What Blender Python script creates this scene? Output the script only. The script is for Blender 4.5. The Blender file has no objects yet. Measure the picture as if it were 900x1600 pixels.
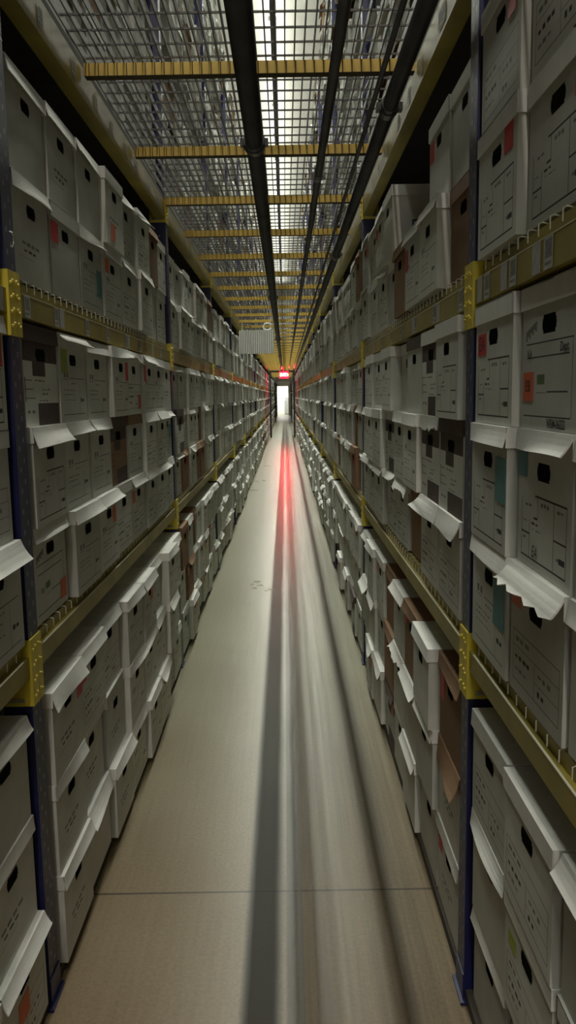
import bpy, math, random
import numpy as np
from mathutils import Matrix, Vector

rnd = random.Random(11)
scene = bpy.context.scene
COL = scene.collection

# ------------------------------------------------------------------ dimensions (metres)
XL, XR = -0.627, 0.435            # aisle faces of the two racks
POST0, PITCH = 1.98, 2.665        # far edge of the first upright, bay pitch
POST_W, POST_D = 0.075, 0.07
NBAY = 24
ZEND = 66.0
RAIL_TOP = {1: 0.965, 2: 1.832, 3: 2.595}
SHELF = {1: 0.034, 2: 0.974, 3: 1.841}     # where box bottoms stand, level 1 = floor level
NTIER = {1: 3, 2: 3, 3: 2}
BW, BH, BD = 0.300, 0.2540, 0.39
TIER = 0.2550
CP = 0.3165                       # column pitch
LIGHT_X, LIGHT_Z = -0.138, 9.4

# ------------------------------------------------------------------ materials
def new_mat(name):
    m = bpy.data.materials.new(name); m.use_nodes = True
    nt = m.node_tree
    return m, nt, nt.nodes['Principled BSDF']

def simple(name, col, rough=0.6, metal=0.0, noise=0.0, nscale=12.0, rand=0.0, spec=0.5, bump=0.0, bscale=200.0):
    m, nt, b = new_mat(name)
    b.inputs['Roughness'].default_value = rough
    b.inputs['Metallic'].default_value = metal
    b.inputs['Specular IOR Level'].default_value = spec
    b.inputs['Base Color'].default_value = (*col, 1)
    src = None
    if noise > 0:
        tc = nt.nodes.new('ShaderNodeTexCoord'); n = nt.nodes.new('ShaderNodeTexNoise')
        n.inputs['Scale'].default_value = nscale; n.inputs['Detail'].default_value = 4
        nt.links.new(tc.outputs['Object'], n.inputs['Vector'])
        mr = nt.nodes.new('ShaderNodeMapRange')
        mr.inputs[1].default_value = 0.3; mr.inputs[2].default_value = 0.7
        mr.inputs[3].default_value = 1 - noise; mr.inputs[4].default_value = 1 + noise
        nt.links.new(n.outputs['Fac'], mr.inputs[0]); src = mr.outputs[0]
    if rand > 0:
        oi = nt.nodes.new('ShaderNodeObjectInfo'); mr = nt.nodes.new('ShaderNodeMapRange')
        mr.inputs[3].default_value = 1 - rand; mr.inputs[4].default_value = 1 + rand
        nt.links.new(oi.outputs['Random'], mr.inputs[0])
        if src is None: src = mr.outputs[0]
        else:
            mu = nt.nodes.new('ShaderNodeMath'); mu.operation = 'MULTIPLY'
            nt.links.new(src, mu.inputs[0]); nt.links.new(mr.outputs[0], mu.inputs[1]); src = mu.outputs[0]
    if src is not None:
        vm = nt.nodes.new('ShaderNodeVectorMath'); vm.operation = 'SCALE'
        vm.inputs[0].default_value = col
        nt.links.new(src, vm.inputs['Scale']); nt.links.new(vm.outputs[0], b.inputs['Base Color'])
    if bump > 0:
        tc = nt.nodes.new('ShaderNodeTexCoord'); n = nt.nodes.new('ShaderNodeTexNoise')
        n.inputs['Scale'].default_value = bscale
        nt.links.new(tc.outputs['Object'], n.inputs['Vector'])
        bp = nt.nodes.new('ShaderNodeBump'); bp.inputs['Strength'].default_value = bump; bp.inputs['Distance'].default_value = 0.002
        nt.links.new(n.outputs['Fac'], bp.inputs['Height']); nt.links.new(bp.outputs[0], b.inputs['Normal'])
    return m

def emit(name, col, strength):
    m, nt, b = new_mat(name)
    b.inputs['Base Color'].default_value = (*col, 1)
    b.inputs['Emission Color'].default_value = (*col, 1)
    b.inputs['Emission Strength'].default_value = strength
    return m

PAPER = simple('paper_board', (0.62, 0.625, 0.575), 0.8, noise=0.10, nscale=9, rand=0.16, spec=0.2, bump=0.15, bscale=60)
PAPER_B = simple('paper_board_dull', (0.53, 0.535, 0.49), 0.8, noise=0.10, nscale=9, spec=0.2)
PAPER_C = simple('paper_board_pale', (0.68, 0.68, 0.64), 0.8, noise=0.08, nscale=9, spec=0.2)
LIDM = simple('paper_lid', (0.80, 0.80, 0.77), 0.75, noise=0.07, nscale=14, rand=0.10, spec=0.2, bump=0.15, bscale=60)
INK = simple('print_ink', (0.03, 0.03, 0.032), 0.7)
SMUDGE = simple('print_grey', (0.20, 0.20, 0.19), 0.8, noise=0.45, nscale=260)
BROWN = simple('brown_board', (0.27, 0.165, 0.10), 0.85, noise=0.12, nscale=9, rand=0.15, spec=0.2)
DARKBROWN = simple('dark_brown_print', (0.075, 0.05, 0.045), 0.8, noise=0.2, nscale=20)
RED = simple('red_sticker', (0.62, 0.03, 0.045), 0.55, noise=0.08, nscale=30)
ORANGE = simple('orange_sticker', (0.70, 0.13, 0.045), 0.55, noise=0.08, nscale=30)
TEAL = simple('teal_sticker', (0.10, 0.27, 0.29), 0.6, noise=0.1, nscale=30)
LIME = simple('lime_sticker', (0.32, 0.42, 0.05), 0.6, noise=0.1, nscale=30)
GREEN = simple('green_sticker', (0.12, 0.18, 0.08), 0.6, noise=0.1, nscale=30)
YELLOW = simple('yellow_paint', (0.78, 0.62, 0.055), 0.42, noise=0.18, nscale=7, bump=0.1, bscale=40)
OLIVE = simple('rail_paint', (0.33, 0.265, 0.05), 0.45, noise=0.25, nscale=5)
BARYEL = simple('cross_bar_paint', (0.66, 0.43, 0.07), 0.5, noise=0.15, nscale=9)
GROOVE = simple('groove_dark', (0.05, 0.035, 0.015), 0.8)
BLUE = simple('post_blue', (0.009, 0.012, 0.075), 0.42, noise=0.3, nscale=14)
PALE = simple('hole_pale', (0.20, 0.21, 0.26), 0.4)
STEEL = simple('zinc_wire', (0.85, 0.83, 0.70), 0.3, metal=0.2)
LEDGE_GLINT = simple('ledge_glint', (0.80, 0.78, 0.62), 0.3)
GRATE = simple('grating_steel', (0.075, 0.072, 0.068), 0.5, metal=0.2, noise=0.2, nscale=5)
PIPE = simple('pipe_dark', (0.045, 0.045, 0.048), 0.45, metal=0.2, noise=0.3, nscale=6)
CONDUIT = simple('conduit_grey', (0.10, 0.10, 0.105), 0.4, metal=0.6, noise=0.2, nscale=6)
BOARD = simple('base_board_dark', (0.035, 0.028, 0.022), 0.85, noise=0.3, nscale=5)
LABELW = simple('label_white', (0.46, 0.46, 0.43), 0.6, noise=0.15, nscale=50)
DARK = simple('dark_void', (0.02, 0.02, 0.022), 0.9, noise=0.2, nscale=2)
CHROME = simple('clip_metal', (0.8, 0.8, 0.78), 0.2, metal=1.0)
WHITE = simple('white_plastic', (0.72, 0.73, 0.70), 0.5, noise=0.04, nscale=20)
RIB_SHADE = simple('white_plastic_shade', (0.40, 0.41, 0.39), 0.6)
OFFWHITE = simple('plaster_white', (0.78, 0.77, 0.72), 0.8, noise=0.05, nscale=2)
CEILB = simple('ceiling_beige', (0.62, 0.56, 0.48), 0.8, noise=0.08, nscale=1)
GREYCAB = simple('cabinet_grey', (0.34, 0.36, 0.36), 0.6)
EXITRED = emit('exit_red', (1.0, 0.01, 0.03), 3.0)
EXITHOT = emit('exit_letters', (1.0, 0.62, 0.55), 26.0)

def floor_material():
    m, nt, b = new_mat('concrete_floor')
    N, L = nt.nodes, nt.links
    tc = N.new('ShaderNodeTexCoord')
    def noise(scale, detail, vec, rough=0.55):
        n = N.new('ShaderNodeTexNoise'); n.inputs['Scale'].default_value = scale
        n.inputs['Detail'].default_value = detail; n.inputs['Roughness'].default_value = rough
        L.new(vec, n.inputs['Vector']); return n.outputs['Fac']
    def mapping(sx, sy):
        mp = N.new('ShaderNodeMapping'); mp.inputs['Scale'].default_value = (sx, sy, 1)
        L.new(tc.outputs['Object'], mp.inputs['Vector']); return mp.outputs[0]
    def math_(op, a, c):
        n = N.new('ShaderNodeMath'); n.operation = op
        for i, v in enumerate((a, c)):
            if isinstance(v, (int, float)): n.inputs[i].default_value = v
            else: L.new(v, n.inputs[i])
        return n.outputs[0]
    def rng(v, a, c, d, e, smooth=False):
        n = N.new('ShaderNodeMapRange')
        if smooth: n.interpolation_type = 'SMOOTHSTEP'
        for i, x in enumerate((a, c, d, e)): n.inputs[i + 1].default_value = x
        L.new(v, n.inputs[0]); return n.outputs[0]
    big = noise(1.3, 5, tc.outputs['Object'])
    fine = noise(90, 3, tc.outputs['Object'])
    streak = noise(1.0, 4, mapping(26, 0.35), 0.6)
    scuff = noise(1.0, 3, mapping(60, 2.0), 0.6)
    sep = N.new('ShaderNodeSeparateXYZ'); L.new(tc.outputs['Object'], sep.inputs[0])
    x, y = sep.outputs[0], sep.outputs[1]
    v = math_('MULTIPLY', rng(big, 0.25, 0.75, 0.92, 1.06), rng(fine, 0.3, 0.7, 0.86, 1.12))
    v = math_('MULTIPLY', v, rng(scuff, 0.35, 0.7, 0.93, 1.05))
    # dark lengthwise streaks on the right half of the aisle
    half = rng(x, -0.10, 0.05, 0.0, 1.0, True)
    st = math_('MULTIPLY', rng(streak, 0.35, 0.62, 0.42, 0.0), half)
    v = math_('MULTIPLY', v, math_('SUBTRACT', 1.0, st))
    # shadow of the thin conduit, deepened in the floor colour
    d = math_('ABSOLUTE', math_('SUBTRACT', x, 0.285), 0)
    conduit_shade = rng(d, 0.02, 0.07, 0.35, 0.0, True)
    v = math_('MULTIPLY', v, math_('SUBTRACT', 1.0, conduit_shade))
    d2 = math_('ABSOLUTE', math_('SUBTRACT', x, 0.004), 0)
    mid_band = math_('MULTIPLY', rng(d2, 0.020, 0.028, 0.62, 0.0, True), rng(y, 6.0, 10.0, 1.0, 0.0))  # narrow dark band near the middle, fading out down the aisle
    v = math_('MULTIPLY', v, math_('SUBTRACT', 1.0, mid_band))
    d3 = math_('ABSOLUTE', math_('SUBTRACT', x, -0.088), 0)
    pipe_shade = math_('MULTIPLY', rng(d3, 0.036, 0.062, 0.86, 0.0, True), rng(y, 5.0, 12.0, 1.0, 0.3))  # sprinkler pipe's shadow painted darker into the concrete
    v = math_('MULTIPLY', v, math_('SUBTRACT', 1.0, pipe_shade))
    # saw-cut joint
    j = math_('ABSOLUTE', math_('SUBTRACT', y, 2.386), 0)
    jl = rng(j, 0.003, 0.006, 0.25, 1.0)
    v = math_('MULTIPLY', v, jl)
    cr = N.new('ShaderNodeValToRGB')  # browner and darker near the camera, dim light put into the colour
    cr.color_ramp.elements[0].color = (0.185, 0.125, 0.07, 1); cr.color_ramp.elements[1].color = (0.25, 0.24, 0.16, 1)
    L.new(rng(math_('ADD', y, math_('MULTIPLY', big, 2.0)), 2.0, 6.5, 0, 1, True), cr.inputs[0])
    vm = N.new('ShaderNodeVectorMath'); vm.operation = 'SCALE'
    L.new(cr.outputs[0], vm.inputs[0]); L.new(v, vm.inputs['Scale'])
    L.new(vm.outputs[0], b.inputs['Base Color'])
    L.new(rng(big, 0.25, 0.75, 0.27, 0.31), b.inputs['Roughness'])
    b.inputs['Specular IOR Level'].default_value = 0.28
    bp = N.new('ShaderNodeBump'); bp.inputs['Strength'].default_value = 0.05; bp.inputs['Distance'].default_value = 0.002
    L.new(fine, bp.inputs['Height']); L.new(bp.outputs[0], b.inputs['Normal'])
    return m
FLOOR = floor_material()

# ------------------------------------------------------------------ mesh helper
class MB:
    def __init__(s): s.v = []; s.f = []; s.m = []
    def quad(s, pts, mat=0):
        n = len(s.v); s.v += [tuple(p) for p in pts]; s.f.append(tuple(range(n, n + len(pts)))); s.m.append(mat)
    def box(s, x0, x1, y0, y1, z0, z1, mat=0):
        n = len(s.v)
        s.v += [(x, y, z) for z in (z0, z1) for y in (y0, y1) for x in (x0, x1)]
        for q in ((0, 2, 3, 1), (4, 5, 7, 6), (0, 1, 5, 4), (2, 6, 7, 3), (0, 4, 6, 2), (1, 3, 7, 5)):
            s.f.append(tuple(n + i for i in q)); s.m.append(mat)
    def tube(s, pts, r, seg=8, mat=0, cap=True):
        pts = [Vector(p) for p in pts]; rings = []
        for i, p in enumerate(pts):
            t = (pts[min(i + 1, len(pts) - 1)] - pts[max(i - 1, 0)]).normalized()
            up = Vector((0, 0, 1)) if abs(t.z) < 0.9 else Vector((1, 0, 0))
            a = t.cross(up).normalized(); c = a.cross(t)
            k = len(s.v); rr = r[i] if isinstance(r, (list, tuple)) else r
            for j in range(seg):
                w = 2 * math.pi * (j + 0.5) / seg
                s.v.append(tuple(p + a * (math.cos(w) * rr) + c * (math.sin(w) * rr)))
            rings.append(k)
        for a, c in zip(rings, rings[1:]):
            for j in range(seg):
                s.f.append((a + j, a + (j + 1) % seg, c + (j + 1) % seg, c + j)); s.m.append(mat)
        if cap:
            s.f.append(tuple(rings[0] + j for j in reversed(range(seg)))); s.m.append(mat)
            s.f.append(tuple(rings[-1] + j for j in range(seg))); s.m.append(mat)
    def prism(s, prof, y0, y1, mat=0):          # closed outline in x, z pulled along y
        n = len(s.v); k = len(prof)
        s.v += [(x, y0, z) for x, z in prof] + [(x, y1, z) for x, z in prof]
        for i in range(k):
            j = (i + 1) % k; s.f.append((n + i, n + j, n + k + j, n + k + i)); s.m.append(mat)
        s.f.append(tuple(n + i for i in reversed(range(k)))); s.m.append(mat)
        s.f.append(tuple(n + k + i for i in range(k))); s.m.append(mat)
    def dome(s, c, ax, r, h, mat=0, seg=8):     # rivet head along +-x (ax = (dx,dy))
        cx, cy, cz = c; n = len(s.v); d = Vector((ax[0], ax[1], 0)); a = Vector((-ax[1], ax[0], 0))
        for rr, hh in ((r, 0), (r * 0.75, h * 0.7)):
            for j in range(seg):
                w = 2 * math.pi * j / seg
                s.v.append(tuple(Vector(c) + a * (math.cos(w) * rr) + Vector((0, 0, math.sin(w) * rr)) + d * hh))
        s.v.append(tuple(Vector(c) + d * h))
        for j in range(seg):
            k = (j + 1) % seg
            s.f.append((n + j, n + k, n + seg + k, n + seg + j)); s.m.append(mat)
            s.f.append((n + seg + j, n + seg + k, n + 2 * seg)); s.m.append(mat)
    def mesh(s, name, mats, smooth=False):
        me = bpy.data.meshes.new(name); me.from_pydata(s.v, [], s.f)
        for m in (mats if isinstance(mats, (list, tuple)) else [mats]): me.materials.append(m)
        me.polygons.foreach_set('material_index', s.m)
        if smooth: me.polygons.foreach_set('use_smooth', [True] * len(s.f))
        me.update(); return me

def link(name, me, parent=None, loc=(0, 0, 0), rz=0.0):
    o = bpy.data.objects.new(name, me); COL.objects.link(o)
    o.location = loc; o.rotation_euler = (0, 0, rz)
    if parent is not None: o.parent = parent
    return o
def thing(name, label, cat, loc=(0, 0, 0), rz=0.0, group=None, me=None):
    o = link(name, me, None, loc, rz); o['label'] = label; o['category'] = cat; o['kind'] = 'thing'
    if group: o['group'] = group
    return o
def struct(name, me, loc=(0, 0, 0)):
    o = link(name, me, None, loc); o['kind'] = 'structure'; return o

ORD = ['zeroth', 'first', 'second', 'third', 'fourth', 'fifth', 'sixth', 'seventh', 'eighth', 'ninth', 'tenth', 'eleventh', 'twelfth',
       'thirteenth', 'fourteenth', 'fifteenth', 'sixteenth', 'seventeenth', 'eighteenth', 'nineteenth', 'twentieth', 'twenty-first',
       'twenty-second', 'twenty-third', 'twenty-fourth', 'twenty-fifth', 'twenty-sixth']
SIDE = {'L': 'left', 'R': 'right'}
RZ = {'L': math.pi / 2, 'R': -math.pi / 2}
XF = {'L': XL, 'R': XR}
SG = {'L': 1.0, 'R': -1.0}           # towards the aisle

# ------------------------------------------------------------------ fronts: a sheet cut along every printed line
def sheet(mb, x0, x1, z0, z1, rects, holes=(), y=0.0, base=0):
    xs = {x0, x1}; zs = {z0, z1}
    for a, b, c, d, *_ in list(rects) + list(holes):
        xs |= {min(max(a, x0), x1), min(max(c, x0), x1)}; zs |= {min(max(b, z0), z1), min(max(d, z0), z1)}
    xs = sorted(xs); zs = sorted(zs); vid = {}
    def V(i, j):
        if (i, j) not in vid:
            vid[(i, j)] = len(mb.v); mb.v.append((xs[i], y, zs[j]))
        return vid[(i, j)]
    for i in range(len(xs) - 1):
        for j in range(len(zs) - 1):
            cx, cz = (xs[i] + xs[i + 1]) / 2, (zs[j] + zs[j + 1]) / 2
            if any(a < cx < c and b < cz < d for a, b, c, d in holes): continue
            mt = base
            for a, b, c, d, k in rects:
                if a < cx < c and b < cz < d: mt = k
            mb.f.append((V(i, j), V(i + 1, j), V(i + 1, j + 1), V(i, j + 1))); mb.m.append(mt)

VH = 0.204                       # visible height of a front under the lid lip
def R_(u0, v0, u1, v1, k): return (-BW / 2 + u0 * BW, v0 * VH, -BW / 2 + u1 * BW, v1 * VH, k)
def hole_steps(cx=0.0, cz=0.183, w=0.074, h=0.032):
    out = []
    for k in range(5):
        t = (k + 0.5) / 5
        hw = w / 2 - h / 2 + (h / 2) * math.sqrt(1 - (2 * t - 1) ** 2 * 0.92)
        out.append((cx - hw, cz - h / 2 + h * k / 5, cx + hw, cz - h / 2 + h * (k + 1) / 5))
    return out
def words_(u0, v0, u1, v1, n, k=2, r=random.Random(3)):
    out = []; x = u0
    for i in range(n):
        w = (u1 - u0) / n
        out.append(R_(x + 0.1 * w, v0 + r.random() * 0.01, x + w * (0.62 + 0.3 * r.random()), v1 - r.random() * 0.012, k)); x += w
    return out
FORM_A = [R_(.35, .655, .92, .672, 1), R_(.08, .09, .088, .62, 1), R_(.40, .47, .408, .66, 1), R_(.33, .455, .408, .475, 1),
          R_(.70, .09, .708, .66, 1), R_(.912, .09, .92, .66, 1), R_(.70, .35, .92, .366, 1), R_(.08, .295, .25, .312, 1),
          R_(.242, .09, .25, .43, 1), R_(.08, .078, .92, .094, 1)] + words_(.46, .585, .62, .625, 3) + words_(.75, .585, .87, .62, 2) + \
         words_(.15, .55, .29, .585, 2) + words_(.28, .40, .44, .43, 2, 1) + words_(.46, .41, .60, .425, 3) + words_(.30, .35, .50, .37, 3) + \
         words_(.11, .24, .19, .275, 1) + [R_(.76, .20, .82, .225, 2), R_(.80, .185, .90, .235, 1)] + words_(.11, .40, .2, .425, 1)
FORM_B = [R_(.08, .735, .90, .747, 1), R_(.10, .615, .84, .627, 1), R_(.885, .11, .892, .74, 1), R_(.05, .105, .88, .117, 1),
          R_(.48, .315, .83, .328, 1), R_(.28, .31, .46, .318, 2), R_(.30, .385, .44, .47, 4)]
for k in range(7):                                 # slanted script mark beside the hand hole
    FORM_B.append(R_(.07 + .03 * k, .80 + .012 * k + (0 if k % 2 else -.03), .10 + .03 * k, .86 + .012 * k, 2))
FORM_C = [R_(.06, .60, .94, .608, 1), R_(.06, .12, .94, .128, 1), R_(.06, .12, .066, .60, 1), R_(.934, .12, .94, .60, 1),
          R_(.06, .45, .94, .456, 1), R_(.50, .12, .506, .45, 1), R_(.50, .28, .94, .286, 1)] + words_(.1, .5, .4, .56, 3) + \
         words_(.1, .33, .42, .38, 4, 1) + words_(.1, .22, .36, .26, 3) + words_(.56, .35, .82, .40, 3) + words_(.56, .18, .7, .24, 2, 1)
FORM_D = [R_(.0, .80, 1., 1.05, 3), R_(.25, .62, .62, .85, 3), R_(.36, .0, 1., .28, 3), R_(.02, .30, .04, .6, 1),
          R_(.02, .56, .22, .57, 1), R_(.02, .45, .24, .46, 1), R_(.02, .34, .3, .35, 1)] + words_(.3, .55, .6, .58, 3, 1) + \
         words_(.5, .44, .75, .47, 3) + words_(.5, .38, .7, .41, 2) + words_(.4, .3, .7, .33, 3) + words_(.05, .15, .3, .2, 2)
FORM_E = words_(.14, .63, .34, .72, 2) + [R_(.12, .60, .30, .61, 2), R_(.36, .62, .92, .63, 1), R_(.10, .10, .92, .11, 1), R_(.70, .10, .705, .62, 1)] + \
         words_(.40, .54, .62, .57, 3) + words_(.12, .44, .55, .47, 6) + words_(.12, .38, .5, .41, 5) + words_(.12, .30, .6, .325, 6) + words_(.74, .28, .9, .34, 2, 1)
FORM_F = words_(.2, .45, .7, .5, 4) + words_(.25, .37, .6, .41, 3, 1) + [R_(.1, .3, .55, .306, 2)]
FORMS = {'A': FORM_A, 'B': FORM_B, 'C': FORM_C, 'D': FORM_D, 'E': FORM_E, 'F': FORM_F, 'P': []}

def body_mesh(form, brown=False):
    mb = MB(); w = BW / 2; T = BH - 0.004
    hw = 0.115 if form == 'D' else 0.086
    sheet(mb, -w, w, 0, T, FORMS[form], hole_steps(w=0.074 if form != 'D' else 0.086, cz=0.181))
    n = len(mb.v)
    mb.v += [(-w, 0, 0), (w, 0, 0), (w, BD, 0), (-w, BD, 0), (-w, 0, T), (w, 0, T), (w, BD, T), (-w, BD, T)]
    for q in ((0, 3, 2, 1), (4, 5, 6, 7), (1, 2, 6, 5), (2, 3, 7, 6), (3, 0, 4, 7)):
        mb.f.append(tuple(n + i for i in q)); mb.m.append(0)
    return mb.mesh('box_body', [BROWN if brown else PAPER, INK, SMUDGE, DARKBROWN, GREEN])
BODY = {}
def body(form, brown=False):
    k = (form, brown)
    if k not in BODY: BODY[k] = body_mesh(form, brown)
    return BODY[k]

LIP = 0.040
def lid_mesh(mat):
    mb = MB(); w = BW / 2 + 0.004; t = 0.003
    mb.box(-w, w, -0.004, BD + 0.004, BH - 0.003, BH)
    mb.box(-w, -w + t, -0.004, BD + 0.004, BH - LIP, BH - 0.0031)
    mb.box(w - t, w, -0.004, BD + 0.004, BH - LIP, BH - 0.0031)
    return mb.mesh('lid', mat)
def flap_mesh(aL, aR, mat, curl=0.0, drop=LIP, torn=False, seed=0):
    """front lip of the lid, hinged on its top edge; aL, aR = how far (degrees) its two ends are bent out of the vertical"""
    r = random.Random(seed); mb = MB(); w = BW / 2 + 0.004; nx, nz, t = 10, 4, 0.0028
    def P(i, j, back):
        u = i / nx; v = j / nz
        s = u * u * (3 - 2 * u)
        a = math.radians(aL * (1 - s) + aR * s) * (0.55 + 0.45 * v) + math.radians(curl) * v * math.sin(math.pi * u)
        L = drop * v
        if torn and j == nz: L += (r.random() - 0.6) * 0.02
        dy, dz = math.sin(a), math.cos(a)
        x = -w + 2 * w * u
        y = -0.004 - L * dy; z = BH - L * dz
        if back: y += t * dz; z -= t * dy
        return (x, y, z)
    rows = {}
    for back in (0, 1):
        r.seed(seed)
        for j in range(nz + 1):
            for i in range(nx + 1):
                rows[(back, i, j)] = len(mb.v); mb.v.append(P(i, j, back))
    for j in range(nz):
        for i in range(nx):
            mb.f.append((rows[0, i, j + 1], rows[0, i + 1, j + 1], rows[0, i + 1, j], rows[0, i, j])); mb.m.append(0)
            mb.f.append((rows[1, i, j], rows[1, i + 1, j], rows[1, i + 1, j + 1], rows[1, i, j + 1])); mb.m.append(0)
    for i in range(nx):
        mb.f.append((rows[1, i, nz], rows[1, i + 1, nz], rows[0, i + 1, nz], rows[0, i, nz])); mb.m.append(0)
    for j in range(nz):
        for i in (0, nx):
            mb.f.append((rows[0, i, j], rows[1, i, j], rows[1, i, j + 1], rows[0, i, j + 1])); mb.m.append(0)
    return mb.mesh('front_flap', mat)
LIDS = {'w': lid_mesh(LIDM), 'b': lid_mesh(BROWN), 'd': lid_mesh(DARKBROWN)}
LM = {'w': LIDM, 'b': BROWN, 'd': DARKBROWN}
FLAPS = {}
def flap(aL, aR, lm='w', curl=0, drop=LIP, torn=False):
    k = (aL, aR, lm, curl, drop, torn)
    if k not in FLAPS: FLAPS[k] = flap_mesh(aL, aR, LM[lm], curl, drop, torn, len(FLAPS) + 1)
    return FLAPS[k]

def text_mesh(txt, size, mat, sx=1.0, shear=0.0, bold=0.0):
    cu = bpy.data.curves.new('lettering', 'FONT'); cu.body = txt; cu.size = size
    cu.align_x = 'CENTER'; cu.align_y = 'CENTER'; cu.shear = shear; cu.offset = bold; cu.resolution_u = 3
    o = bpy.data.objects.new('lettering', cu); COL.objects.link(o)
    dg = bpy.context.evaluated_depsgraph_get()
    me = bpy.data.meshes.new_from_object(o.evaluated_get(dg))
    bpy.data.objects.remove(o); bpy.data.curves.remove(cu)
    # stand the flat lettering upright: x, y, 0 -> x, 0, y
    for v in me.vertices: v.co = (v.co.x * sx, 0.0, v.co.y)
    me.materials.clear(); me.materials.append(mat); me.update()
    return me
STK = {'r': RED, 'o': ORANGE, 't': TEAL, 'l': LIME, 'g': GREEN}
STKW = {'r': 'red-tagged', 'o': 'orange-tagged', 't': 'teal-tagged', 'l': 'lime-tagged', 'g': 'green-tagged'}
STK_ME = {}
def sticker_mesh(col, w, h):
    k = (col, round(w, 3), round(h, 3))
    if k not in STK_ME:
        mb = MB(); mb.box(-w / 2, w / 2, -0.0007, -0.0001, -h / 2, h / 2)
        STK_ME[k] = mb.mesh('sticker', STK[col])
    return STK_ME[k]
TXT = {'EA': text_mesh('EA', 0.045, INK, 1.0), 'EB': text_mesh('EB', 0.03, INK, 1.0), 'pen': text_mesh('EA', 0.032, INK, 0.9, 0.3),
       'serial': text_mesh('WRM-06222', 0.022, INK, 0.80, 0, 0.0006), 'dept': text_mesh('Dept', 0.022, INK, 0.9, 0, 0.0004), 'na': text_mesh('N.A', 0.02, INK, 0.8, 0, 0.0004)}

# ------------------------------------------------------------------ storage boxes
TIERW = {2: ['bottom', 'top'], 3: ['bottom', 'middle', 'top']}
LEVW = {1: 'floor-level', 2: 'middle', 3: 'upper'}
def col_y(bay, c): return POST0 + 0.038 + bay * PITCH + CP * (c + 0.5)

def storage_box(side, bay, c, lev, tier, form='A', brown=False, lid='w', aL=0, aR=0, out=0.0, st=(), curl=0, drop=LIP, torn=False, tilt=0.0, texts=(), noflap=False):
    aL, aR = [a - 100 if a > 100 else a * (.5 if lev == 1 else .58) * (.3 + 1.0 * ((hash((bay, c, lev, tier, side == 'L', i)) % 97) / 97)) for i, a in enumerate((aL, aR))]
    x = XF[side] + SG[side] * (-0.012 + out * .62); y = col_y(bay, c); z = SHELF[lev] + TIER * tier
    lifted = max(aL, aR) / .62
    base = 'brown file box' if brown else 'white file box'
    if st: base = STKW[st[0][0]] + (' brown' if brown else ' white') + ' file box'
    elif torn: base = 'torn-lidded white file box'
    elif lid == 'd': base = 'dark-lidded white file box'
    elif lid == 'b' and not brown: base = 'brown-lidded white file box'
    elif lifted > 40: base = ('flap-up ' + base)
    if bay < 0: where = f'{ORD[8 - c]} stack before first post'
    else: where = f'{ORD[c + 1]} stack past {ORD[bay + 1]} post'
    label = f'{base}, {SIDE[side]} rack {LEVW[lev]} shelf, {TIERW[NTIER[lev]][tier]} of {where}'
    g = f'file boxes on the {LEVW[lev]} shelves of the {SIDE[side]} rack'
    o = thing('storage_box', label, 'box', (x, y, z), RZ[side] + tilt, g)
    link('box_body', body(form, brown), o)
    ld = link('lid', LIDS[lid], o)
    if not noflap:
        link('front_flap', flap(round(aL), round(aR), lid, curl, drop, torn), ld)
    for (col, u, v, w, h, *tx) in st:
        s = link('sticker', sticker_mesh(col, w, h), o, (-BW / 2 + u * BW, -0.0006, v * VH)); s['label'] = {'r': 'red', 'o': 'orange', 't': 'teal', 'l': 'lime green', 'g': 'green'}[col] + ' sticker'
        if tx: link('sticker_lettering', TXT[tx[0]], s, (0, -0.0012, 0))
    for (k, u, v) in texts:
        t = link('printed_lettering', TXT[k], o, (-BW / 2 + u * BW, -0.0012, v * VH))
    return o

def red(u=.80, v=.86, t=None, w=.06, h=.046): return ('r', u, v, w, h) + ((t,) if t else ())
def ora(u=.80, v=.86, t=None, w=.055, h=.05): return ('o', u, v, w, h) + ((t,) if t else ())
def tea(u=.80, v=.75, w=.075, h=.07): return ('t', u, v, w, h)

SPEC = {}
def S(side, bay, lev, tier, c, **k): SPEC[(side, bay, lev, tier, c)] = k
# --- right rack, bay nearer than the first upright (c=7 stands next to the post)
S('R', -1, 2, 2, 7, form='A', out=.02, st=[red(.19, .83, 'EA', .072, .046)])
S('R', -1, 2, 2, 6, form='B', out=-.004, st=[ora(.14, .37, 'EB', .06, .052)], texts=[('serial', .66, .055), ('dept', .77, .675), ('na', .16, .655)])
S('R', -1, 2, 1, 7, form='A', out=.03, aL=4, aR=58, curl=6, st=[tea(.86, .72, .085, .09)])
S('R', -1, 2, 1, 6, form='A', out=.0, aL=6, aR=48, curl=8, st=[tea(.09, .93, .055, .05)], texts=[('pen', .36, .16)])
S('R', -1, 2, 0, 7, form='E', out=.02, aL=10, aR=66, curl=5, st=[tea(.80, .70, .09, .10)])
S('R', -1, 2, 0, 6, form='C', out=.012, aL=74, aR=70, curl=10, drop=.054, torn=True, st=[ora(.12, .93, None, .06, .04)])
S('R', -1, 3, 0, 7, form='A', out=.02, st=[red(.80, .93, None, .06, .05)])
S('R', -1, 3, 0, 6, form='A', out=-.01, st=[red(.88, .90, None, .06, .055)])
S('R', -1, 3, 1, 7, form='C', out=.015, st=[red(.78, .88, None, .055, .05)])
S('R', -1, 3, 1, 6, form='C', out=-.01, st=[ora(.92, .80)])
S('R', -1, 1, 2, 7, form='C', out=.005, aL=10, aR=10)
S('R', -1, 1, 2, 6, form='C', out=.02)
S('R', -1, 1, 1, 7, form='P', out=.0, aL=12, aR=35, curl=15)
S('R', -1, 1, 1, 6, form='C', out=.01, st=[('l', .18, .8, .05, .03)])
S('R', -1, 1, 0, 7, form='P', out=-.01, aL=20, aR=20)
S('R', -1, 1, 0, 6, form='C', out=-.02)
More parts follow.
